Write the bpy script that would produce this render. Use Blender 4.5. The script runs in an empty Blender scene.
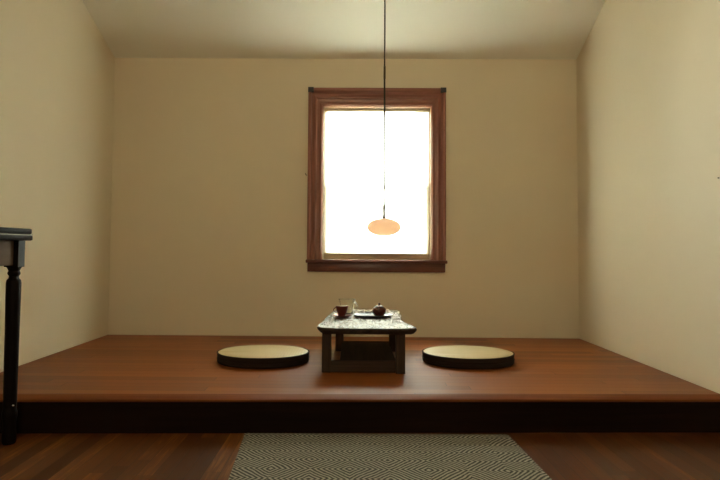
import bpy, bmesh, math, random
from mathutils import Vector, Matrix, noise
random.seed(7)
C = bpy.context.scene.collection
PI = math.pi

# ------------------------------------------------------------------ helpers
def new_bm(): return bmesh.new()

def obj(name, bm, m, parent=None, smooth=None, loc=(0, 0, 0)):
    bmesh.ops.recalc_face_normals(bm, faces=bm.faces)
    me = bpy.data.meshes.new(name); bm.to_mesh(me); bm.free()
    if m: me.materials.append(m)
    if smooth is not None:
        for p in me.polygons: p.use_smooth = True
        me.set_sharp_from_angle(angle=math.radians(smooth))
    o = bpy.data.objects.new(name, me); C.objects.link(o)
    o.location = loc
    if parent: o.parent = parent
    return o

def tag(o, label, cat, group=None):
    o['label'] = label; o['category'] = cat
    if group: o['group'] = group
    return o

def thing(name, label, cat, loc=(0, 0, 0), rz=0, group=None):
    o = bpy.data.objects.new(name, None); C.objects.link(o)
    o.empty_display_size = .1
    o.location = loc; o.rotation_euler = (0, 0, rz)
    return tag(o, label, cat, group)

def structure(o):
    o['kind'] = 'structure'; return o

def box(bm, x0, x1, y0, y1, z0, z1, bev=0, seg=2):
    r = bmesh.ops.create_cube(bm, size=1)
    for v in r['verts']:
        v.co = Vector(((x0 + x1) / 2 + v.co.x * (x1 - x0), (y0 + y1) / 2 + v.co.y * (y1 - y0), (z0 + z1) / 2 + v.co.z * (z1 - z0)))
    if bev:
        es = {e for v in r['verts'] for e in v.link_edges}
        bmesh.ops.bevel(bm, geom=list(es), offset=bev, segments=seg, profile=.5, affect='EDGES')

def prism(bm, pts, ext, axis='x'):
    """closed polygon pts (2D) extruded between ext=(a,b) along an axis"""
    a, b = ext
    def mk(p, t):
        return {'x': (t, p[0], p[1]), 'y': (p[0], t, p[1]), 'z': (p[0], p[1], t)}[axis]
    A = [bm.verts.new(mk(p, a)) for p in pts]; B = [bm.verts.new(mk(p, b)) for p in pts]
    n = len(pts)
    bm.faces.new(A); bm.faces.new(list(reversed(B)))
    for i in range(n): bm.faces.new((A[i], A[(i + 1) % n], B[(i + 1) % n], B[i]))

def lathe(bm, prof, cx=0, cy=0, cz=0, n=48, flute=None):
    """prof = [(r,z)...]; rings of n; r==0 makes a pole"""
    rings = []
    for r, z in prof:
        if r <= 1e-6: rings.append([bm.verts.new((cx, cy, cz + z))])
        else:
            ring = []
            for k in range(n):
                a = 2 * PI * k / n
                rr = r * (flute(a) if flute else 1)
                ring.append(bm.verts.new((cx + rr * math.cos(a), cy + rr * math.sin(a), cz + z)))
            rings.append(ring)
    for A, B in zip(rings, rings[1:]):
        if len(A) == 1 and len(B) == 1: continue
        for k in range(n):
            k2 = (k + 1) % n
            if len(A) == 1: bm.faces.new((A[0], B[k2], B[k]))
            elif len(B) == 1: bm.faces.new((A[k], A[k2], B[0]))
            else: bm.faces.new((A[k], A[k2], B[k2], B[k]))
    return rings

def tube(bm, pts, rad, n=10):
    pts = [Vector(p) for p in pts]; rings = []
    for i, p in enumerate(pts):
        t = (pts[min(i + 1, len(pts) - 1)] - pts[max(i - 1, 0)]).normalized()
        ref = Vector((0, 0, 1)) if abs(t.z) < .9 else Vector((0, 1, 0))
        u = t.cross(ref).normalized(); w = t.cross(u)
        r = rad[i] if isinstance(rad, (list, tuple)) else rad
        rings.append([bm.verts.new(p + r * (math.cos(2 * PI * k / n) * u + math.sin(2 * PI * k / n) * w)) for k in range(n)])
    for A, B in zip(rings, rings[1:]):
        for k in range(n): bm.faces.new((A[k], A[(k + 1) % n], B[(k + 1) % n], B[k]))
    bm.faces.new(rings[0]); bm.faces.new(list(reversed(rings[-1])))

# ------------------------------------------------------------------ materials
def mat(name, col=(.5, .5, .5), rough=.5, spec=.5, coat=0, metal=0, coat_rough=.1):
    m = bpy.data.materials.new(name); m.use_nodes = True
    b = m.node_tree.nodes['Principled BSDF']
    b.inputs['Base Color'].default_value = (*col, 1); b.inputs['Roughness'].default_value = rough
    b.inputs['Specular IOR Level'].default_value = spec; b.inputs['Metallic'].default_value = metal
    b.inputs['Coat Weight'].default_value = coat; b.inputs['Coat Roughness'].default_value = coat_rough
    return m

class NT:
    def __init__(s, m): s.t = m.node_tree; s.b = s.t.nodes.get('Principled BSDF')
    def n(s, ty, **kw):
        x = s.t.nodes.new(ty)
        for k, v in kw.items(): setattr(x, k, v)
        return x
    def l(s, a, b): s.t.links.new(a, b)
    def val(s, inp, v):
        if isinstance(v, (int, float)): inp.default_value = v
        elif isinstance(v, (tuple, list)): inp.default_value = v
        else: s.l(v, inp)
    def m(s, op, a, b=None, c=None):
        x = s.n('ShaderNodeMath', operation=op); s.val(x.inputs[0], a)
        if b is not None: s.val(x.inputs[1], b)
        if c is not None: s.val(x.inputs[2], c)
        return x.outputs[0]
    def coord(s):
        return s.n('ShaderNodeTexCoord').outputs['Object']
    def sep(s, v):
        x = s.n('ShaderNodeSeparateXYZ'); s.l(v, x.inputs[0]); return x.outputs
    def comb(s, x, y, z=0.0):
        c = s.n('ShaderNodeCombineXYZ'); s.val(c.inputs[0], x); s.val(c.inputs[1], y); s.val(c.inputs[2], z); return c.outputs[0]
    def noise(s, v, scale=5, detail=3, rough=.5, dist=0):
        x = s.n('ShaderNodeTexNoise'); s.l(v, x.inputs['Vector'])
        x.inputs['Scale'].default_value = scale; x.inputs['Detail'].default_value = detail
        x.inputs['Roughness'].default_value = rough; x.inputs['Distortion'].default_value = dist
        return x.outputs['Fac']
    def white(s, v):
        x = s.n('ShaderNodeTexWhiteNoise', noise_dimensions='3D'); s.l(v, x.inputs['Vector']); return x.outputs['Value']
    def ramp(s, fac, stops):
        x = s.n('ShaderNodeValToRGB'); s.l(fac, x.inputs[0]); e = x.color_ramp.elements
        while len(e) > 1: e.remove(e[-1])
        e[0].position = stops[0][0]; e[0].color = (*stops[0][1], 1)
        for p, c in stops[1:]:
            k = e.new(p); k.color = (*c, 1)
        return x.outputs[0]
    def mix(s, fac, a, b, mode='MIX'):
        x = s.n('ShaderNodeMix', data_type='RGBA', blend_type=mode)
        s.val(x.inputs[0], fac)
        for i, v in ((6, a), (7, b)):
            if isinstance(v, tuple): x.inputs[i].default_value = (*v, 1) if len(v) == 3 else v
            else: s.l(v, x.inputs[i])
        return x.outputs[2]
    def bump(s, h, strength=.2, dist=.002):
        x = s.n('ShaderNodeBump'); s.l(h, x.inputs['Height']); x.inputs['Strength'].default_value = strength
        x.inputs['Distance'].default_value = dist; s.l(x.outputs[0], s.b.inputs['Normal'])

def plank_mat(name, across, width, length, stops, rough=.35, coat=0, gap=.03, varamt=.6, spec=.5):
    m = mat(name, rough=rough, coat=coat, spec=spec, coat_rough=.25); t = NT(m)
    x, y, z = t.sep(t.coord())
    u, v = (y, x) if across == 'y' else (x, y)
    us = t.m('DIVIDE', u, width); idn = t.m('FLOOR', us); fr = t.m('FRACT', us)
    off = t.m('MULTIPLY', t.white(t.comb(idn, 3.7)), 9.0)
    vs = t.m('ADD', t.m('DIVIDE', v, length), off); seg = t.m('FLOOR', vs); fv = t.m('FRACT', vs)
    rnd = t.white(t.comb(idn, seg, 1.3))
    gv = t.comb(t.m('MULTIPLY', v, 2.2), t.m('ADD', t.m('MULTIPLY', u, 34.0), t.m('MULTIPLY', rnd, 60.0)), t.m('MULTIPLY', rnd, 17.0))
    gr = t.noise(gv, 1.6, 5, .62, .6)
    gv2 = t.comb(t.m('MULTIPLY', v, 6.0), t.m('MULTIPLY', u, 260.0), rnd)
    fine = t.noise(gv2, 1.0, 2, .5)
    f = t.m('ADD', t.m('MULTIPLY', rnd, varamt), t.m('ADD', t.m('MULTIPLY', gr, 1 - varamt), t.m('MULTIPLY', t.m('SUBTRACT', fine, .5), .22)))
    col = t.ramp(f, stops)
    edge = t.m('MINIMUM', fr, t.m('SUBTRACT', 1.0, fr))
    g = t.m('LESS_THAN', edge, gap)
    g2 = t.m('LESS_THAN', fv, .0016 / length * 1.0 + .0008)
    gg = t.m('MAXIMUM', g, g2)
    col = t.mix(t.m('MULTIPLY', gg, .7), col, (.02, .008, .004))
    t.l(col, t.b.inputs['Base Color'])
    t.l(t.m('ADD', rough - .05, t.m('MULTIPLY', gr, .14)), t.b.inputs['Roughness'])
    t.bump(t.m('SUBTRACT', t.m('MULTIPLY', fine, .15), gg), .35, .0012)
    return m

def wood_mat(name, c0, c1, axis='z', scale=1.0, rough=.4, coat=0, spec=.5):
    m = mat(name, rough=rough, coat=coat, spec=spec); t = NT(m)
    x, y, z = t.sep(t.coord()); s = {'x': (1.5, 40, 40), 'y': (40, 1.5, 40), 'z': (40, 40, 1.5)}[axis]
    v = t.comb(t.m('MULTIPLY', x, s[0] * scale), t.m('MULTIPLY', y, s[1] * scale), t.m('MULTIPLY', z, s[2] * scale))
    g = t.noise(v, 1, 4, .6, .4)
    t.l(t.ramp(g, [(.3, c0), (.7, c1)]), t.b.inputs['Base Color']); t.bump(g, .12, .001)
    return m

def paint_mat(name, col, var=.04):
    m = mat(name, col, rough=.7, spec=.3); t = NT(m); c = t.coord()
    g = t.noise(c, .9, 3, .5); r = t.noise(c, 260, 2, .5)
    d = tuple(k * (1 - var) for k in col)
    t.l(t.ramp(g, [(.35, d), (.65, col)]), t.b.inputs['Base Color']); t.bump(r, .08, .0006)
    return m

M = {}
M['wall'] = paint_mat('wall_paint', (.82, .725, .55))
M['ceiling'] = paint_mat('ceiling_paint', (.86, .84, .74), .02)
M['deck'] = plank_mat('deck_boards', 'y', .083, 1.9, [(.15, (.15, .041, .008)), (.45, (.24, .068, .013)), (.7, (.29, .086, .017)), (.95, (.35, .118, .026))], rough=.42, gap=.018, varamt=.5, spec=.25)
M['floor'] = plank_mat('floor_boards', 'x', .057, .9, [(.1, (.05, .013, .003)), (.45, (.085, .022, .004)), (.68, (.150, .045, .009)), (.78, (.27, .105, .022))], rough=.42, gap=.022, varamt=.42, spec=.2)
M['nosing'] = wood_mat('nosing_wood', (.15, .042, .012), (.24, .072, .020), 'x', 1, .6, 0, .10)
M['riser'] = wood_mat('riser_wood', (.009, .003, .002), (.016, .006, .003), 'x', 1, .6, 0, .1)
M['trim'] = wood_mat('window_trim_wood', (.22, .088, .055), (.38, .155, .105), 'z', 1.6, .34, 0, .45)
M['trim_h'] = wood_mat('window_trim_wood_across', (.22, .088, .055), (.38, .155, .105), 'x', 1.6, .34, 0, .45)
M['stool'] = wood_mat('window_stool_wood', (.11, .034, .024), (.17, .055, .035), 'x', 1.6, .34, 0, .45)
M['jamb'] = wood_mat('window_jamb_wood', (.36, .21, .12), (.46, .28, .16), 'z', 1.4, .4)
M['sash'] = mat('sash_paint', (.75, .70, .58), .5)
M['table_top'] = None
M['bark'] = None
M['leg'] = wood_mat('table_leg_wood', (.035, .021, .014), (.065, .038, .025), 'z', 1.2, .6, 0, .15)
M['straw'] = None
M['cushion_side'] = mat('cushion_side_cloth', (.030, .018, .013), .85, .2)
M['clay'] = mat('teapot_clay', (.075, .016, .010), .22, .7)
M['cup_glaze'] = mat('cup_glaze', (.13, .022, .014), .28, .5)
M['cup_inside'] = mat('cup_inner_glaze', (.75, .68, .58), .25, .5)
M['lacquer'] = mat('black_lacquer', (.012, .011, .012), .28, .5)
M['tray_inner'] = mat('tray_inner_surface', (.20, .20, .19), .22, .8)
M['ebony'] = wood_mat('console_dark_wood', (.005, .003, .002), (.010, .005, .004), 'z', 1.2, .5, 0, .10)
M['apron'] = wood_mat('console_apron_wood', (.15, .098, .066), (.21, .14, .10), 'y', 1.0, .6, 0, .04)
M['metal'] = mat('dark_brass', (.10, .08, .05), .35, metal=1)
M['leaf'] = wood_mat('console_top_wood', (.006, .003, .002), (.014, .007, .005), 'y', 1.2, .45, 0, .03)
M['cord'] = mat('cord_cloth', (.045, .038, .028), .8, .2)
M['leg_glint'] = mat('glint_metal', (.8, .8, .8), .2, metal=1)  # bright metal, only for the glint on the console leg

def build_table_mats():
    m = mat('slab_wood', rough=.40, spec=.40); t = NT(m)
    x, y, z = t.sep(t.coord())
    v = t.comb(t.m('MULTIPLY', x, 26.0), t.m('MULTIPLY', y, 3.2), z)
    g = t.noise(v, 1.3, 5, .65, 1.4); sp = t.noise(t.comb(t.m('MULTIPLY', x, 55.0), t.m('MULTIPLY', y, 7.0), z), 1.6, 4, .7, 1.2)
    col = t.ramp(g, [(.3, (.07, .045, .028)), (.5, (.20, .15, .10)), (.72, (.34, .28, .20))])
    col = t.mix(t.m('MULTIPLY', t.m('GREATER_THAN', sp, .55), .65), col, (.07, .045, .03))
    d = t.m('SQRT', t.m('ADD', t.m('POWER', t.m('MULTIPLY', t.m('SUBTRACT', x, .288), 1.0), 2.0), t.m('POWER', t.m('MULTIPLY', t.m('SUBTRACT', y, 3.785), .35), 2.0)))
    col = t.mix(t.m('LESS_THAN', t.m('ADD', d, t.m('MULTIPLY', sp, .006)), .0165), col, (.02, .013, .01))
    t.l(col, t.b.inputs['Base Color']); t.bump(t.m('ADD', g, t.m('MULTIPLY', sp, 1.2)), .7, .005)
    t.l(t.m('ADD', .24, t.m('MULTIPLY', t.m('GREATER_THAN', sp, .53), .30)), t.b.inputs['Roughness'])
    M['table_top'] = m
    m = mat('slab_bark', rough=.75, spec=.3); t = NT(m)
    g = t.noise(t.coord(), 38, 5, .7, 1)
    t.l(t.ramp(g, [(.3, (.018, .011, .008)), (.75, (.07, .045, .030))]), t.b.inputs['Base Color']); t.bump(g, .6, .004)
    M['bark'] = m
    m = mat('woven_straw', rough=.55, spec=.4); t = NT(m)
    x, y, z = t.sep(t.coord())
    wv = t.m('MULTIPLY', t.m('ADD', t.m('SINE', t.m('MULTIPLY', x, 420.0)), t.m('SINE', t.m('MULTIPLY', y, 900.0))), .25)
    band = t.noise(t.comb(t.m('MULTIPLY', x, 2.0), t.m('MULTIPLY', y, 30.0), 0.0), 1.5, 2, .5)
    f = t.m('ADD', t.m('MULTIPLY', wv, .35), band)
    t.l(t.ramp(f, [(.25, (.50, .385, .19)), (.55, (.60, .48, .26)), (.85, (.70, .58, .35))]), t.b.inputs['Base Color']); t.bump(wv, .4, .0015)
    M['straw'] = m
    # rug: rows of nested lozenge lines, dark slate on pale grey
    m = mat('rug_weave', rough=.95, spec=.1); t = NT(m)
    x, y, z = t.sep(t.coord())
    wob = t.m('MULTIPLY', t.m('SUBTRACT', t.noise(t.coord(), 11, 3, .6), .5), .035)
    px = t.m('PINGPONG', t.m('ADD', x, 10.083), .14)
    py = t.m('PINGPONG', t.m('ADD', t.m('ADD', y, 10.0), wob), .108)
    ph = t.m('ADD', t.m('MULTIPLY', px, 1.35), py)
    st = t.m('SINE', t.m('MULTIPLY', ph, 2 * PI / .027))
    lines = t.m('MULTIPLY', t.m('ADD', st, 1.0), .5)
    fib = t.noise(t.comb(t.m('MULTIPLY', x, 300.0), t.m('MULTIPLY', y, 60.0), 0.0), 1, 2, .6)
    f = t.m('ADD', t.m('MULTIPLY', lines, .8), t.m('MULTIPLY', fib, .3))
    col = t.ramp(f, [(.15, (.05, .055, .05)), (.5, (.19, .185, .16)), (.95, (.45, .44, .38))])
    t.l(col, t.b.inputs['Base Color']); t.bump(t.m('ADD', lines, fib), .5, .002)
    M['rug'] = m
    # sheer roller shade cloth: part of the light passes straight, part is scattered
    m = bpy.data.materials.new('sheer_shade_cloth'); m.use_nodes = True; t = NT(m); nt = m.node_tree
    for n_ in list(nt.nodes): nt.nodes.remove(n_)
    out = t.n('ShaderNodeOutputMaterial'); tr = t.n('ShaderNodeBsdfTransparent'); tl = t.n('ShaderNodeBsdfTranslucent'); df = t.n('ShaderNodeBsdfDiffuse')
    tr.inputs[0].default_value = (1, 1, 1, 1); tl.inputs[0].default_value = (.93, .90, .80, 1); df.inputs[0].default_value = (.85, .80, .66, 1)
    m1 = t.n('ShaderNodeMixShader'); m2 = t.n('ShaderNodeMixShader')
    m1.inputs[0].default_value = .25; t.l(tl.outputs[0], m1.inputs[1]); t.l(df.outputs[0], m1.inputs[2])
    m2.inputs[0].default_value = .22; t.l(m1.outputs[0], m2.inputs[1]); t.l(tr.outputs[0], m2.inputs[2]); t.l(m2.outputs[0], out.inputs[0])
    M['sheer'] = m
    # clear thin glass
    m = bpy.data.materials.new('window_glass'); m.use_nodes = True; t = NT(m); nt = m.node_tree
    for n_ in list(nt.nodes): nt.nodes.remove(n_)
    out = t.n('ShaderNodeOutputMaterial'); tr = t.n('ShaderNodeBsdfTransparent'); gl = t.n('ShaderNodeBsdfGlossy'); fr = t.n('ShaderNodeFresnel'); mx = t.n('ShaderNodeMixShader')
    gl.inputs['Roughness'].default_value = .02; tr.inputs[0].default_value = (.97, .99, .98, 1)
    t.l(fr.outputs[0], mx.inputs[0]); t.l(tr.outputs[0], mx.inputs[1]); t.l(gl.outputs[0], mx.inputs[2]); t.l(mx.outputs[0], out.inputs[0])
    M['glass'] = m
    # frosted pendant globe
    m = bpy.data.materials.new('pendant_paper'); m.use_nodes = True; t = NT(m); nt = m.node_tree
    for n_ in list(nt.nodes): nt.nodes.remove(n_)
    out = t.n('ShaderNodeOutputMaterial'); tl = t.n('ShaderNodeBsdfTranslucent'); df = t.n('ShaderNodeBsdfDiffuse'); gl = t.n('ShaderNodeBsdfGlossy'); m1 = t.n('ShaderNodeMixShader'); m2 = t.n('ShaderNodeMixShader')
    tl.inputs[0].default_value = (.98, .84, .69, 1); df.inputs[0].default_value = (.96, .76, .56, 1); gl.inputs['Roughness'].default_value = .3
    m1.inputs[0].default_value = .40; t.l(tl.outputs[0], m1.inputs[1]); t.l(df.outputs[0], m1.inputs[2])
    m2.inputs[0].default_value = .03; t.l(m1.outputs[0], m2.inputs[1]); t.l(gl.outputs[0], m2.inputs[2]); t.l(m2.outputs[0], out.inputs[0])
    M['pendant'] = m
build_table_mats()

# ------------------------------------------------------------------ the room
XL, XR, D = -1.793, 1.667, 5.18        # left wall, right wall, window wall
ZP = .1445                              # top of the platform
ZC = 2.211                              # ceiling height at the window wall
SL, SR = .313, .383                     # slope of the ceiling at the left and right wall
YF, YR = -1.0, 1.85                     # wall behind the camera, ridge
T = .16

bm = new_bm(); box(bm, XL - T, XR + T, YF - T, D + T, -.12, 0); structure(obj('floor', bm, M['floor']))

def zc(x, y):
    s = SL + (SR - SL) * (x - XL) / (XR - XL)
    d = D - (y if y >= YR else 2 * YR - y)
    return ZC + s * d
bm = new_bm()
ys = [D + T, D, 4.3, 3.4, 2.6, YR, 1.0, .2, -.5, YF, YF - T]; xs = [XL - T] + [XL + (XR - XL) * k / 6 for k in range(7)] + [XR + T]
low = [[bm.verts.new((x, y, zc(x, min(y, D)) if y <= D else ZC)) for x in xs] for y in ys]
top = [[bm.verts.new((x, y, zc(x, min(y, D)) + .12)) for x in xs] for y in ys]
for i in range(len(ys) - 1):
    for j in range(len(xs) - 1):
        bm.faces.new((low[i][j], low[i][j + 1], low[i + 1][j + 1], low[i + 1][j]))
        bm.faces.new((top[i][j], top[i + 1][j], top[i + 1][j + 1], top[i][j + 1]))
for i in range(len(ys) - 1):
    for j in (0, len(xs) - 1):
        bm.faces.new((low[i][j], low[i + 1][j], top[i + 1][j], top[i][j]))
for j in range(len(xs) - 1):
    for i in (0, len(ys) - 1):
        bm.faces.new((low[i][j], low[i][j + 1], top[i][j + 1], top[i][j]))
structure(obj('ceiling', bm, M['ceiling']))

for nm, a, b, xx in (('wall_left', XL - T, XL, XL), ('wall_right', XR, XR + T, XR)):
    bm = new_bm()
    prism(bm, [(YF - T, 0), (D + T, 0), (D + T, ZC + .03), (D, ZC + .03), (YR, zc(xx, YR) + .03), (YF - T, zc(xx, YF) + .03)], (a, b), 'x')
    structure(obj(nm, bm, M['wall']))
# wall behind the camera, with an unseen window added for soft fill light
FX0, FX1, FZ0, FZ1 = -.28, .18, 1.45, 1.98
bm = new_bm()
prism(bm, [(XL, 0), (FX0, 0), (FX0, zc(FX0, YF) + .03), (XL, zc(XL, YF) + .03)], (YF - T, YF), 'y')
prism(bm, [(FX1, 0), (XR, 0), (XR, zc(XR, YF) + .03), (FX1, zc(FX1, YF) + .03)], (YF - T, YF), 'y')
box(bm, FX0, FX1, YF - T, YF, 0, FZ0)
prism(bm, [(FX0, FZ1), (FX1, FZ1), (FX1, zc(FX1, YF) + .03), (FX0, zc(FX0, YF) + .03)], (YF - T, YF), 'y')
bmesh.ops.remove_doubles(bm, verts=bm.verts, dist=1e-5)
structure(obj('wall_front', bm, M['wall']))
# window wall with its opening
OX0, OX1, OZ0, OZ1 = -.235, .597, .690, 1.862
bm = new_bm()
box(bm, XL, OX0, D, D + T, 0, ZC + .02); box(bm, OX1, XR, D, D + T, 0, ZC + .02)
box(bm, OX0, OX1, D, D + T, 0, OZ0); box(bm, OX0, OX1, D, D + T, OZ1, ZC + .02)
bmesh.ops.remove_doubles(bm, verts=bm.verts, dist=1e-5)
structure(obj('wall_back', bm, M['wall']))

# platform: deck boards, front nosing board, riser
def yfront(x): return 2.968 + (x + 1.472) * .0433
plat = bpy.data.objects.new('platform', None); C.objects.link(plat); structure(plat); plat.location = (0, 3.1, 0)
def pl(bm_, name, m, smooth=None):
    for v in bm_.verts: v.co -= Vector((0, 3.1, 0))
    return obj(name, bm_, m, plat, smooth)
bm = new_bm()
prism(bm, [(XL, yfront(XL) + .112), (XR, yfront(XR) + .112), (XR, D), (XL, D)], (ZP - .012, ZP), 'z'); pl(bm, 'deck', M['deck'])
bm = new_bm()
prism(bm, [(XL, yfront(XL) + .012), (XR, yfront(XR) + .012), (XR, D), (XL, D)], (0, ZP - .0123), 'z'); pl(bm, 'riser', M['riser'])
bm = new_bm()
prof = [(.1115, 0), (.1115, -.012), (.004, -.012), (.001, -.010), (0, -.006), (.0015, -.002), (.005, 0)]
A = [bm.verts.new((XL, yfront(XL) + a, ZP + b)) for a, b in prof]; B = [bm.verts.new((XR, yfront(XR) + a, ZP + b)) for a, b in prof]
bm.faces.new(A); bm.faces.new(list(reversed(B)))
for i in range(len(A)): bm.faces.new((A[i], A[(i + 1) % len(A)], B[(i + 1) % len(A)], B[i]))
pl(bm, 'nosing', M['nosing'], 40)

# ------------------------------------------------------------------ window
win = bpy.data.objects.new('window_1', None); C.objects.link(win); structure(win)
WX, WZ = .181, .7; win.location = (WX, D, WZ)
def wpart(bm_, name, m, parent=win, smooth=None, base=(WX, D, WZ)):
    for v in bm_.verts: v.co -= Vector(base)
    return obj(name, bm_, m, parent, smooth)
EX0, EX1, EZ = -.331, .690, 1.984       # outer edges of the casing
IX0, IX1, IZ0, IZ1 = -.219, .581, .708, 1.847
W = IX0 - EX0
# moulded casing profile: (distance from the outer edge, how far it stands out from the wall)
cas = [(0, 0), (0, .034), (.003, .038), (.015, .040), (.021, .037), (.026, .026), (.031, .018), (.038, .016), (.046, .020), (.054, .026), (.060, .026), (.064, .020), (.068, .013), (.084, .011), (.088, .014), (.096, .017), (.103, .015), (.107, .009), (W, .008), (W, 0)]
def casing(side):
    b = new_bm(); A = []; B = []
    for d, h in cas:
        y = D - h
        if side == 'left': A.append((EX0 + d, y, IZ0)); B.append((EX0 + d, y, EZ - d * (EZ - IZ1) / W))
        elif side == 'right': A.append((EX1 - d * (EX1 - IX1) / W, y, IZ0)); B.append((EX1 - d * (EX1 - IX1) / W, y, EZ - d * (EZ - IZ1) / W))
        else:
            zz = EZ - d * (EZ - IZ1) / W
            A.append((EX0 + d, y, zz)); B.append((EX1 - d * (EX1 - IX1) / W, y, zz))
    A = [b.verts.new(p) for p in A]; B = [b.verts.new(p) for p in B]
    b.faces.new(A); b.faces.new(list(reversed(B)))
    for i in range(len(A)): b.faces.new((A[i], A[(i + 1) % len(A)], B[(i + 1) % len(A)], B[i]))
    return b
wpart(casing('left'), 'side_casing', M['trim'], smooth=25)
wpart(casing('right'), 'side_casing', M['trim'], smooth=25)
wpart(casing('top'), 'head_casing', M['trim_h'], smooth=25)
M['bracket'] = mat('dark_bracket_metal', (.06, .06, .06), .5, metal=.6)
for x0 in (EX0 - .002, EX1 - .040):
    b = new_bm(); box(b, x0, x0 + .042, D - .044, D - .010, EZ - .034, EZ + .003, .003, 2); wpart(b, 'corner_bracket', M['bracket'], smooth=40)
b = new_bm(); box(b, EX0 - .008, EX1 + .008, D - .056, D + .05, .684, .708, .006, 3); wpart(b, 'stool', M['stool'], smooth=40)
b = new_bm(); box(b, EX0 + .004, EX1 - .004, D - .024, D, .619, .684, .005, 2); wpart(b, 'apron', M['stool'], smooth=40)
b = new_bm()
box(b, OX0, IX0, D, D + T, IZ0, OZ1); box(b, IX1, OX1, D, D + T, IZ0, OZ1); box(b, IX0, IX1, D, D + T, IZ1, OZ1)
box(b, OX0, OX1, D + .05, D + T + .03, .684, IZ0)
wpart(b, 'jamb', M['jamb'])
def sash(y0, z0, z1):
    s = .046; b = new_bm()
    box(b, IX0, IX0 + s, y0, y0 + .032, z0, z1, .003, 1); box(b, IX1 - s, IX1, y0, y0 + .032, z0, z1, .003, 1)
    box(b, IX0 + s, IX1 - s, y0, y0 + .032, z0, z0 + s, .003, 1); box(b, IX0 + s, IX1 - s, y0, y0 + .032, z1 - s, z1, .003, 1)
    o = wpart(b, 'sash', M['sash'])
    g = new_bm(); box(g, IX0 + s - .004, IX1 - s + .004, y0 + .013, y0 + .017, z0 + s - .004, z1 - s + .004)
    wpart(g, 'pane', M['glass'], o)
sash(D + .075, IZ0, 1.270)
sash(D + .110, 1.224, IZ1)

fill_win = bpy.data.objects.new('fill_window', None); C.objects.link(fill_win); structure(fill_win); W2 = (-.05, YF, 1.05); fill_win.location = W2  # unseen window, added to throw soft light on the window wall
b = new_bm()
box(b, FX0 - .10, FX0, YF, YF + .025, FZ0 - .02, FZ1 + .10, .004, 2); box(b, FX1, FX1 + .10, YF, YF + .025, FZ0 - .02, FZ1 + .10, .004, 2)
box(b, FX0, FX1, YF, YF + .025, FZ1, FZ1 + .10, .004, 2); box(b, FX0 - .12, FX1 + .12, YF, YF + .05, FZ0 - .05, FZ0 - .02, .004, 2)
wpart(b, 'casing', M['trim'], fill_win, 40, W2)
b = new_bm()
for x in (FX0, (FX0 + FX1) / 2 - .025, FX1 - .05): box(b, x, x + .05, YF - .10, YF - .06, FZ0, FZ1, .003, 1)
for z in (FZ0, FZ1 - .05):
    for x in (FX0 + .05, (FX0 + FX1) / 2 + .025): box(b, x, x + (FX1 - FX0) / 2 - .075, YF - .10, YF - .06, z, z + .05, .003, 1)
s2 = wpart(b, 'sash', M['sash'], fill_win, None, W2)
b = new_bm(); box(b, FX0 + .04, FX1 - .04, YF - .082, YF - .078, FZ0 + .04, FZ1 - .04); wpart(b, 'pane', M['glass'], s2, None, W2)

# roller shade pulled down inside the frame
sh = thing('roller_shade', 'pale sheer roller shade pulled down inside the wooden window frame', 'window shade', (WX, D + .045, 1.825))
SB = (WX, D + .045, 1.825)
b = new_bm()
prism_pts = []
n = 12
for j in range(n + 1):
    z = .757 + (1.830 - .757) * j / n
    for x in (IX0 + .010, IX1 - .010):
        b.verts.new((x, D + .0445, z)); b.verts.new((x, D + .0455, z))
b.verts.ensure_lookup_table()
for j in range(n):
    a = [b.verts[4 * j + k] for k in range(4)]; c = [b.verts[4 * j + 4 + k] for k in range(4)]
    b.faces.new((a[0], a[2], c[2], c[0])); 
bmesh.ops.delete(b, geom=[v for v in b.verts if not v.link_faces], context='VERTS')
wpart(b, 'shade_cloth', M['sheer'], sh, base=SB)
M['hem'] = mat('shade_hem_cloth', (.52, .43, .28), .8, .2)
b = new_bm(); box(b, IX0 + .008, IX1 - .008, D + .038, D + .050, .711, .757, .004, 2); wpart(b, 'hem_bar', M['hem'], sh, 40, SB)
b = new_bm(); tube(b, [(IX0 + .002, D + .045, 1.833), (IX1 - .002, D + .045, 1.833)], .012, 20); wpart(b, 'roller', M['hem'], sh, 40, SB)

# cleat on the left casing
b = new_bm(); tube(b, [(0, 0, 0), (0, -.012, 0), (-.006, -.018, .004), (-.009, -.016, .014)], .003, 8)
tag(obj('wall_hook', b, M['metal'], smooth=40, loc=(-.340, D, 1.332)), 'tiny dark hook in the wall beside the left window casing', 'hook')
b = new_bm(); tube(b, [(0, 0, 0), (-.005, 0, .001)], [.003, .003], 8); lathe(b, [(0, -.002), (.006, -.002), (.006, .001), (0, .001)], n=12)
for v in b.verts[:]: pass
tag(obj('nail', b, M['metal'], loc=(XR, 3.19, 1.121)), 'small dark nail in the bare right wall', 'nail')

# ------------------------------------------------------------------ tea table
TB = (.08, 4.15, ZP)
table = thing('tea_table', 'low wooden tea table with a live-edge slab top, between two round cushions', 'table', TB)
def tpart(b, name, m, smooth=None, parent=table, base=TB):
    for v in b.verts: v.co -= Vector(base)
    return obj(name, b, m, parent, smooth)
outl = [(-.175, 3.799), (-.178, 3.70), (-.160, 3.640), (-.094, 3.612), (.02, 3.606), (.145, 3.610), (.25, 3.612), (.316, 3.625), (.336, 3.650), (.331, 3.72), (.322, 3.80), (.303, 3.90), (.291, 3.993), (.284, 4.08), (.286, 4.165), (.298, 4.27), (.306, 4.355), (.301, 4.43), (.302, 4.50), (.314, 4.598), (.309, 4.68), (.290, 4.737), (.20, 4.755), (.125, 4.762), (.0, 4.745), (-.094, 4.715), (-.118, 4.62), (-.128, 4.50), (-.134, 4.384), (-.146, 4.25), (-.153, 4.12), (-.157, 4.013), (-.166, 3.90)]
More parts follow.
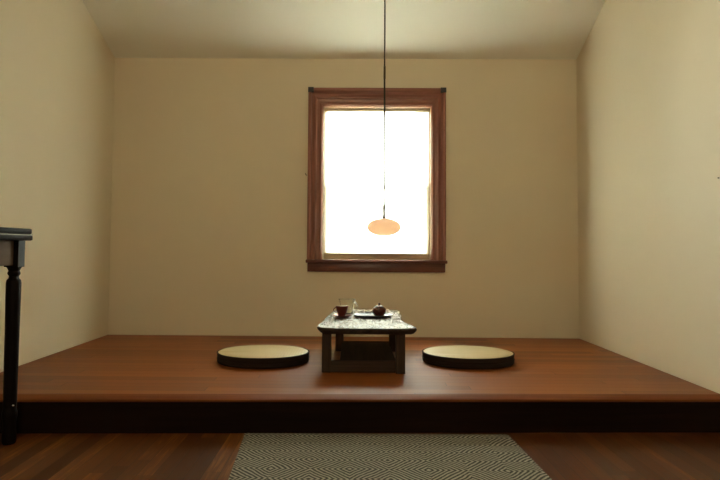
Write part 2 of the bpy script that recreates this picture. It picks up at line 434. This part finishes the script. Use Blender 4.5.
def dens(p, k=4):
    r = []
    n = len(p)
    for i in range(n):
        p0, p1, p2, p3 = (Vector(p[(i + d) % n]) for d in (-1, 0, 1, 2))
        for j in range(k):
            t = j / k
            r.append(.5 * ((2 * p1) + (p2 - p0) * t + (2 * p0 - 5 * p1 + 4 * p2 - p3) * t * t + (3 * p1 - p0 - 3 * p2 + p3) * t ** 3))
    return r
pts = dens(outl); cen = Vector((.08, 4.18)); ZT = .382
def ring(b, off, z, jit=0):
    out = []
    n = len(pts)
    for i, p in enumerate(pts):
        tg = (pts[(i + 1) % n] - pts[i - 1]).normalized(); nr = Vector((tg.y, -tg.x))
        if nr.dot(p - cen) < 0: nr = -nr
        j = noise.noise(Vector((p.x * 14, p.y * 14, z * 60))) * jit
        q = p + nr * (off + j); out.append(b.verts.new((q.x, q.y, z + (noise.noise(Vector((p.x * 5, p.y * 5, 3))) * jit * .5))))
    return out
b = new_bm()
r0 = ring(b, -.004, ZT); r1 = ring(b, 0, ZT - .0025)
b.faces.new(r0)
for i in range(len(pts)): k = (i + 1) % len(pts); b.faces.new((r0[i], r0[k], r1[k], r1[i]))
rb = ring(b, -.02, ZT - .006); b.faces.new(list(reversed(rb)))
for i in range(len(pts)): k = (i + 1) % len(pts); b.faces.new((r1[i], r1[k], rb[k], rb[i]))
tpart(b, 'tabletop', M['table_top'], 30)
# the top is textured in room coordinates through its origin; the bark edge sits under its rim
b = new_bm(); R = [ring(b, -.001, ZT - .003), ring(b, .001, ZT - .010, .004), ring(b, -.004, ZT - .020, .006), ring(b, -.014, ZT - .030, .006), ring(b, -.030, ZT - .034, .002)]
for A, B in zip(R, R[1:]):
    for i in range(len(pts)): k = (i + 1) % len(pts); b.faces.new((A[i], A[k], B[k], B[i]))
b.faces.new(list(reversed(R[-1]))); ri = ring(b, -.019, ZT - .0065)
for i in range(len(pts)): k = (i + 1) % len(pts); b.faces.new((R[0][i], ri[i], ri[k], R[0][k]))
tpart(b, 'bark_edge', M['bark'], 50)
ZL = ZT - .032
for x0, x1, y0, y1 in ((-.153, -.105, 3.675, 3.735), (.231, .279, 3.655, 3.715), (-.100, -.050, 4.44, 4.50), (.238, .286, 4.44, 4.50)):
    b = new_bm(); box(b, x0, x1, y0, y1, ZP, ZL, .002, 1); tpart(b, 'leg', M['leg'])
M['leg_h'] = wood_mat('table_rail_wood', (.035, .021, .014), (.065, .038, .025), 'x', 1.2, .6, 0, .15)
M['shelf'] = wood_mat('table_shelf_wood', (.022, .013, .008), (.045, .026, .016), 'y', 1.2, .7, 0, .1)
for x0, x1, y in ((-.105, .231, 3.682), (-.050, .238, 4.455)):
    b = new_bm(); box(b, x0, x1, y, y + .03, ZP + .001, ZP + .060, .002, 1); tpart(b, 'stretcher', M['leg_h'])
b = new_bm(); box(b, -.060, .236, 3.712, 4.455, ZP + .036, ZP + .056, .002, 1); tpart(b, 'shelf', M['shelf'])

# ------------------------------------------------------------------ cushions
def cushion(x, y, label):
    c = thing('floor_cushion', label, 'cushion', (x, y, ZP), 0, 'round floor cushions on the platform')
    R_ = .259
    b = new_bm()
    lathe(b, [(0, 0), (R_ - .012, 0), (R_ - .004, .004), (R_, .012), (R_ - .001, .024), (R_ - .004, .028), (R_ - .001, .032), (R_, .047), (R_ - .002, .053), (R_ - .008, .0565), (0, .0565)], n=96)
    obj('side_band', b, M['cushion_side'], c, 40)
    b = new_bm(); lathe(b, [(0, .0566), (R_ - .009, .0566), (R_ - .006, .0585), (R_ - .012, .0610), (R_ - .05, .0625), (0, .063)], n=96)
    obj('woven_top', b, M['straw'], c, 60)
    for z in (.026, .0565):
        b = new_bm(); n_ = 96
        pr = [(R_ + .0003 + .0024 * math.cos(a), z + .0024 * math.sin(a)) for a in [2 * PI * k / 8 for k in range(8)]]
        lathe(b, pr + [pr[0]], n=n_); bmesh.ops.remove_doubles(b, verts=b.verts, dist=1e-6)
        obj('piping', b, M['cushion_side'], c, 60)
    return c
cushion(-.500, 4.013, 'round floor cushion with pale woven top and dark side, left of the tea table')
cushion(.668, 4.056, 'round floor cushion with pale woven top and dark side, right of the tea table')

# ------------------------------------------------------------------ tea things
ZTT = ZT + .0015
TX, TY = .127, 4.21
b = new_bm()
lathe(b, [(0, 0), (.095, 0), (.108, .004), (.117, .012), (.119, .0145), (.117, .0155), (.112, .012), (.104, .0075), (.098, .006)], n=64)
b2 = new_bm(); lathe(b2, [(0, .0056), (.104, .0072), (.104, .0082), (.090, .0066), (0, .0066)], n=64)
tray = thing('tray', 'round black lacquer tray carrying the small teapot', 'tray', (TX, TY, ZTT))
obj('rim', b, M['lacquer'], tray, 40); obj('tray_surface', b2, M['tray_inner'], tray, 40)

tp = thing('teapot', 'small dark red clay teapot standing on the round black tray', 'teapot', (.165, 4.215, ZTT + .0072), math.radians(200))
b = new_bm()
lathe(b, [(0, 0), (.026, 0), (.030, .003), (.036, .012), (.041, .024), (.042, .034), (.039, .043), (.032, .049), (.027, .051), (.026, .0495), (0, .0495)], n=48)
obj('body', b, M['clay'], tp, 40)
b = new_bm(); lathe(b, [(0, .0512), (.0265, .0512), (.027, .053), (.022, .0575), (.012, .0605), (.0075, .061), (0, .061)], n=40)
lid = obj('lid', b, M['clay'], tp, 40)
b = new_bm(); lathe(b, [(0, .0605), (.004, .061), (.0045, .064), (.0075, .068), (.008, .071), (.005, .0745), (0, .0755)], n=24)
obj('knob', b, M['clay'], lid, 40)
b = new_bm(); tube(b, [(.034, 0, .022), (.046, 0, .028), (.054, 0, .038), (.061, 0, .046)], [.010, .007, .0055, .005], 14)
for v in b.verts: v.co = Matrix.Rotation(math.radians(-115), 3, 'Z') @ v.co
obj('spout', b, M['clay'], tp, 60)
b = new_bm(); tube(b, [(-.034 - .022 * math.sin(a), 0, .028 + .017 * math.cos(a)) for a in [PI * k / 10 for k in range(11)]], .0038, 10)
for v in b.verts: v.co = Matrix.Rotation(math.radians(-115), 3, 'Z') @ v.co
obj('handle', b, M['clay'], tp, 60)

SX, SY = -.052, 4.145
b = new_bm(); lathe(b, [(0, 0), (.030, 0), (.036, .002), (.048, .009), (.056, .015), (.055, .0165), (.047, .012), (.032, .005), (0, .005)], n=48)
tag(obj('saucer', b, M['cup_glaze'], smooth=40, loc=(SX, SY, ZTT)), 'dark red saucer under the cup on the tea table', 'saucer')
cup = thing('teacup', 'dark red tapered teacup on its saucer', 'cup', (SX - .005, SY, ZTT + .0052))
b = new_bm(); lathe(b, [(0, 0), (.019, 0), (.021, .002), (.023, .008), (.027, .024), (.033, .045), (.0375, .062), (.0375, .0635), (.036, .0640), (.0355, .063)], n=48)
obj('cup_body', b, M['cup_glaze'], cup, 50)
b = new_bm(); lathe(b, [(0, .006), (.018, .006), (.022, .012), (.025, .024), (.031, .045), (.0355, .063)], n=48); obj('inner_glaze', b, M['cup_inside'], cup, 60)
b = new_bm(); tube(b, [(-.030 - .018 * math.sin(a), 0, .040 + .014 * math.cos(a)) for a in [PI * k / 10 for k in range(11)]], .0032, 10)
obj('handle', b, M['cup_glaze'], cup, 60)

M['clear'] = mat('clear_glass', (.95, .97, .95), .02, .5); M['clear'].node_tree.nodes['Principled BSDF'].inputs['Transmission Weight'].default_value = 1
pt = thing('glass_pitcher', 'clear glass pitcher standing behind the dark red cup', 'pitcher', (-.030, 4.43, ZTT))
b = new_bm(); lathe(b, [(0, 0), (.034, 0), (.038, .004), (.0395, .03), (.043, .06), (.052, .086), (.0535, .0885), (.052, .090), (.0500, .087), (.041, .060), (.0375, .03), (.036, .006), (0, .004)], n=48)
obj('glass_body', b, M['clear'], pt, 50)
b = new_bm(); tube(b, [(.040 + .026 * math.sin(a), 0, .046 + .024 * math.cos(a)) for a in [PI * k / 10 for k in range(11)]], .0035, 10)
obj('handle', b, M['clear'], pt, 60)

# ------------------------------------------------------------------ rug
b = new_bm()
rc = [(-.4155, 2.409), (-.450, 3.0175), (.668, 3.026), (.686, 2.409)]
rc = [(-.350, 1.30), (-.449, 3.012), (.667, 3.030), (.735, 1.30)]
nu, nv = 40, 60
def rp(u, v):
    a = Vector(rc[0]).lerp(Vector(rc[3]), u); c = Vector(rc[1]).lerp(Vector(rc[2]), u); return a.lerp(c, v)
up = []; dn = []
for j in range(nv + 1):
    ru = []; rd = []
    for i in range(nu + 1):
        p = rp(i / nu, j / nv); h = .0075 + .0010 * noise.noise(Vector((p.x * 7, p.y * 7, 0)))
        e = min(i, nu - i, j * 1.0, nv - j); h = h if e > 0 else .004
        ru.append(b.verts.new((p.x, p.y, h))); rd.append(b.verts.new((p.x, p.y, .0004)))
    up.append(ru); dn.append(rd)
for j in range(nv):
    for i in range(nu):
        b.faces.new((up[j][i], up[j][i + 1], up[j + 1][i + 1], up[j + 1][i])); b.faces.new((dn[j][i], dn[j + 1][i], dn[j + 1][i + 1], dn[j][i + 1]))
for i in range(nu):
    for j in (0, nv): b.faces.new((up[j][i], up[j][i + 1], dn[j][i + 1], dn[j][i]))
for j in range(nv):
    for i in (0, nu): b.faces.new((up[j][i], up[j + 1][i], dn[j + 1][i], dn[j][i]))
tag(obj('rug', b, M['rug'], smooth=50), 'pale grey rug with dark zigzag lozenge weave on the floor before the step', 'rug')

# ------------------------------------------------------------------ console table at the left
LX, LY = -1.3685, 2.83
CT = thing('console_table', 'dark wooden table with turned legs at the left edge of the photo', 'table', (-1.56, 2.45, 0))
CB = (-1.56, 2.45, 0)
def cpart(b, name, m, smooth=None): return tpart(b, name, m, smooth, CT, CB)
def turned_leg(lx, ly):
    b = new_bm(); h = .029
    box(b, lx - h, lx + h, ly - h, ly + h, .705, .812, .002, 1)
    s = .92
    prof = [(0, 0), (.023, 0), (.027, .006), (.028, .03), (.026, .060), (.0255, .085), (.028, .100), (.030, .112), (.030, .124), (.027, .134), (.0255, .142), (.026, .155), (.027, .30), (.0275, .45), (.0290, .58), (.029, .640), (.027, .652), (.020, .660), (.019, .668), (.024, .676), (.0245, .682), (.021, .690), (.026, .700), (.031, .706), (0, .706)]
    lathe(b, prof, lx, ly, 0, 32)
    return b
for lx, ly in ((LX, LY), (LX, 2.10), (-1.735, LY), (-1.735, 2.10)):
    cpart(turned_leg(lx, ly), 'leg', M['ebony'], 35)
h = .029
b = new_bm(); box(b, LX - .008, LX + .010, 2.10 + .0291, LY - .0291, .712, .811, .002, 1); cpart(b, 'apron_panel', M['apron'])
b = new_bm(); box(b, -1.735 - h, -1.735 - h + .016, 2.131, LY - .031, .712, .811, .002, 1); cpart(b, 'apron_panel', M['apron'])
for y in (LY - .010, 2.094):
    b = new_bm(); box(b, -1.704, LX - .031, y, y + .018, .712, .811, .002, 1); cpart(b, 'apron_panel', M['apron'])
for z0, z1, g in ((.8125, .834, 0), (.8375, .860, .004)):
    b = new_bm(); xa, xb, ya, yb, rr = -1.785, -1.304 - g, 2.02, 2.885, .05
    pts_ = []
    for cx_, cy_, a0 in ((xb - rr, yb - rr, 0), (xa + rr, yb - rr, PI / 2), (xa + rr, ya + rr, PI), (xb - rr, ya + rr, 1.5 * PI)):
        pts_ += [(cx_, cy_, a0 + PI / 2 * k / 8) for k in range(9)]
    rings = []
    for off, zz in ((-.006, z0), (-.001, z0 + .002), (0, z0 + .006), (0, z1 - .006), (-.001, z1 - .002), (-.006, z1)):
        rings.append([b.verts.new((px_ + (rr + off) * math.cos(a), py_ + (rr + off) * math.sin(a), zz)) for px_, py_, a in pts_])
    for A, B in zip(rings, rings[1:]):
        for i in range(len(A)): k = (i + 1) % len(A); b.faces.new((A[i], A[k], B[k], B[i]))
    b.faces.new(rings[0]); b.faces.new(list(reversed(rings[-1])))
    cpart(b, 'top_leaf', M['leaf'], 40)
b = new_bm(); box(b, -1.775, -1.318, 2.03, 2.875, .834, .8376); cpart(b, 'leaf_hinge', M['metal'])
b = new_bm(); lathe(b, [(0, 0), (.004, 0), (.0045, .003), (.002, .005), (0, .005)], n=12)  # bright dot added in place of the glint on the leg ring
for v in b.verts: v.co = Matrix.Rotation(PI / 2, 3, 'X') @ v.co + Vector((LX + .024, LY - .020, .155))
cpart(b, 'ring_glint', M['leg_glint'], 40)

# ------------------------------------------------------------------ pendant lamp
PX, PY = .1868, 4.10
PZ = .787 + .130
zt_ = zc(PX, PY)
lamp = thing('pendant_lamp', 'small flattened peach pendant lamp hanging on a long dark cord before the window', 'lamp', (PX, PY, PZ))
b = new_bm()
a_, c_ = .0990, .0535
prof = []
for k in range(25):
    t_ = -PI / 2 + PI * k / 24
    r = a_ * math.cos(t_); z = c_ * math.sin(t_)
    z *= 1.0 if z < 0 else .95
    if k == 24: r = .014
    prof.append((max(r, 0) if k else 0, z + (.003 * math.cos(t_ * 22) * math.cos(t_) ** 2)))
lathe(b, prof, n=72)
obj('lamp_shade', b, M['pendant'], lamp, 60)
b = new_bm(); lathe(b, [(0, .048), (.014, .048), (.013, .056), (.0075, .061), (.007, .100), (.0088, .108), (.0088, .124), (.005, .134), (0, .134)], n=24)
obj('stem', b, M['metal'], lamp, 40)
b = new_bm()
pz = [.132 + (zt_ - PZ - .020 - .132) * k / 60 for k in range(61)]
tube(b, [(.0004 * math.sin(k * .35), .0, z) for k, z in enumerate(pz)], [.0051 if z < .95 else .0042 for z in pz], 8)
obj('cord', b, M['cord'], lamp, 60)
zk = 1.045 + .787 - PZ
b = new_bm(); lathe(b, [(0, -.043), (.004, -.042), (.0065, -.036), (.0065, .036), (.004, .042), (0, .043)], 0, 0, zk, 16); obj('cord_coupling', b, M['metal'], lamp, 40)
b = new_bm(); lathe(b, [(0, -.030), (.010, -.030), (.035, -.018), (.045, 0), (.045, .022), (0, .022)], 0, 0, zt_ - PZ, 32); obj('ceiling_canopy', b, M['metal'], lamp, 40)
lamp_bulb = new_bm(); lathe(lamp_bulb, [(0, -.018), (.010, -.016), (.017, -.006), (.018, .004), (.012, .020), (.009, .030), (.009, .046), (0, .046)], n=24)
pl_ = bpy.data.lights.new('bulb_light', 'POINT'); pl_.energy = .034; pl_.color = (1, .78, .55); pl_.shadow_soft_size = .006
po = bpy.data.objects.new('bulb_light', pl_); C.objects.link(po); po.location = (PX, PY, PZ - .030)
obj('bulb', lamp_bulb, mat('bulb_glass', (.85, .83, .78), .3), lamp, 60)

# ------------------------------------------------------------------ light
w = bpy.data.worlds.new('overcast'); bpy.context.scene.world = w; w.use_nodes = True
nt = w.node_tree; bg = nt.nodes['Background']
class WT(NT):
    def __init__(s, tree): s.t = tree; s.b = None
t = WT(nt)
gx, gy, gz = t.sep(t.n('ShaderNodeTexCoord').outputs['Generated'])
# hazy sky over sunlit ground; added dimming straight ahead tames the window glare, added warmth behind tints the fill
grad = t.ramp(t.m('ADD', t.m('MULTIPLY', gz, .5), .5), [(.0, (1.85, 1.95, 1.72)), (.44, (1.45, 1.53, 1.36)), (.49, (1.05, 1.10, 1.0)), (.52, (.95, 1.02, .92)), (.75, (.90, .98, .93))])
lobe = t.ramp(gy, [(.0, (1, 1, 1)), (.80, (1, 1, 1)), (.93, (.16, .16, .16))])
warm = t.ramp(t.m('MULTIPLY', gy, -1.0), [(.0, (1, 1, 1)), (.3, (1.2, .86, .62))])
colr = t.mix(1.0, t.mix(1.0, grad, lobe, 'MULTIPLY'), warm, 'MULTIPLY')
nt.links.new(colr, bg.inputs[0]); bg.inputs[1].default_value = 10.0
L = bpy.data.lights.new('window_portal', 'AREA'); L.shape = 'RECTANGLE'; L.size = .84; L.size_y = 1.18; L.cycles.is_portal = True
lo = bpy.data.objects.new('window_portal', L); C.objects.link(lo); lo.location = (WX, D + T + .03, 1.28); lo.rotation_euler = (-PI / 2, 0, 0)

L2 = bpy.data.lights.new('window_portal', 'AREA'); L2.shape = 'RECTANGLE'; L2.size = FX1 - FX0; L2.size_y = FZ1 - FZ0; L2.cycles.is_portal = True  # portal of the added fill window
l2 = bpy.data.objects.new('window_portal', L2); C.objects.link(l2); l2.location = ((FX0 + FX1) / 2, YF - T - .02, (FZ0 + FZ1) / 2); l2.rotation_euler = (PI / 2, 0, 0)

# ------------------------------------------------------------------ camera
cam = bpy.data.cameras.new('camera'); co = bpy.data.objects.new('camera', cam); C.objects.link(co)
yaw, pit, rol = 0.011423339, 0.052460923, 0.006883836
F = Vector((-math.sin(yaw) * math.cos(pit), math.cos(yaw) * math.cos(pit), math.sin(pit)))
R0 = Vector((math.cos(yaw), math.sin(yaw), 0)); U0 = R0.cross(F)
Rv = R0 * math.cos(rol) + U0 * math.sin(rol); Uv = -R0 * math.sin(rol) + U0 * math.cos(rol)
mw = Matrix((Rv, Uv, -F)).transposed().to_4x4(); mw.translation = Vector((0, 0, .787)); co.matrix_world = mw
cam.sensor_fit = 'HORIZONTAL'; cam.sensor_width = 36; cam.lens = 700 * 36 / 720
cam.shift_x = 15.79 / 720; cam.shift_y = -27.81 / 720; cam.clip_start = .02
s = bpy.context.scene; s.camera = co
s.view_settings.view_transform = 'Standard'; s.view_settings.look = 'None'; s.view_settings.gamma = 1; s.view_settings.use_curve_mapping = False
s.view_settings.exposure = 2.78
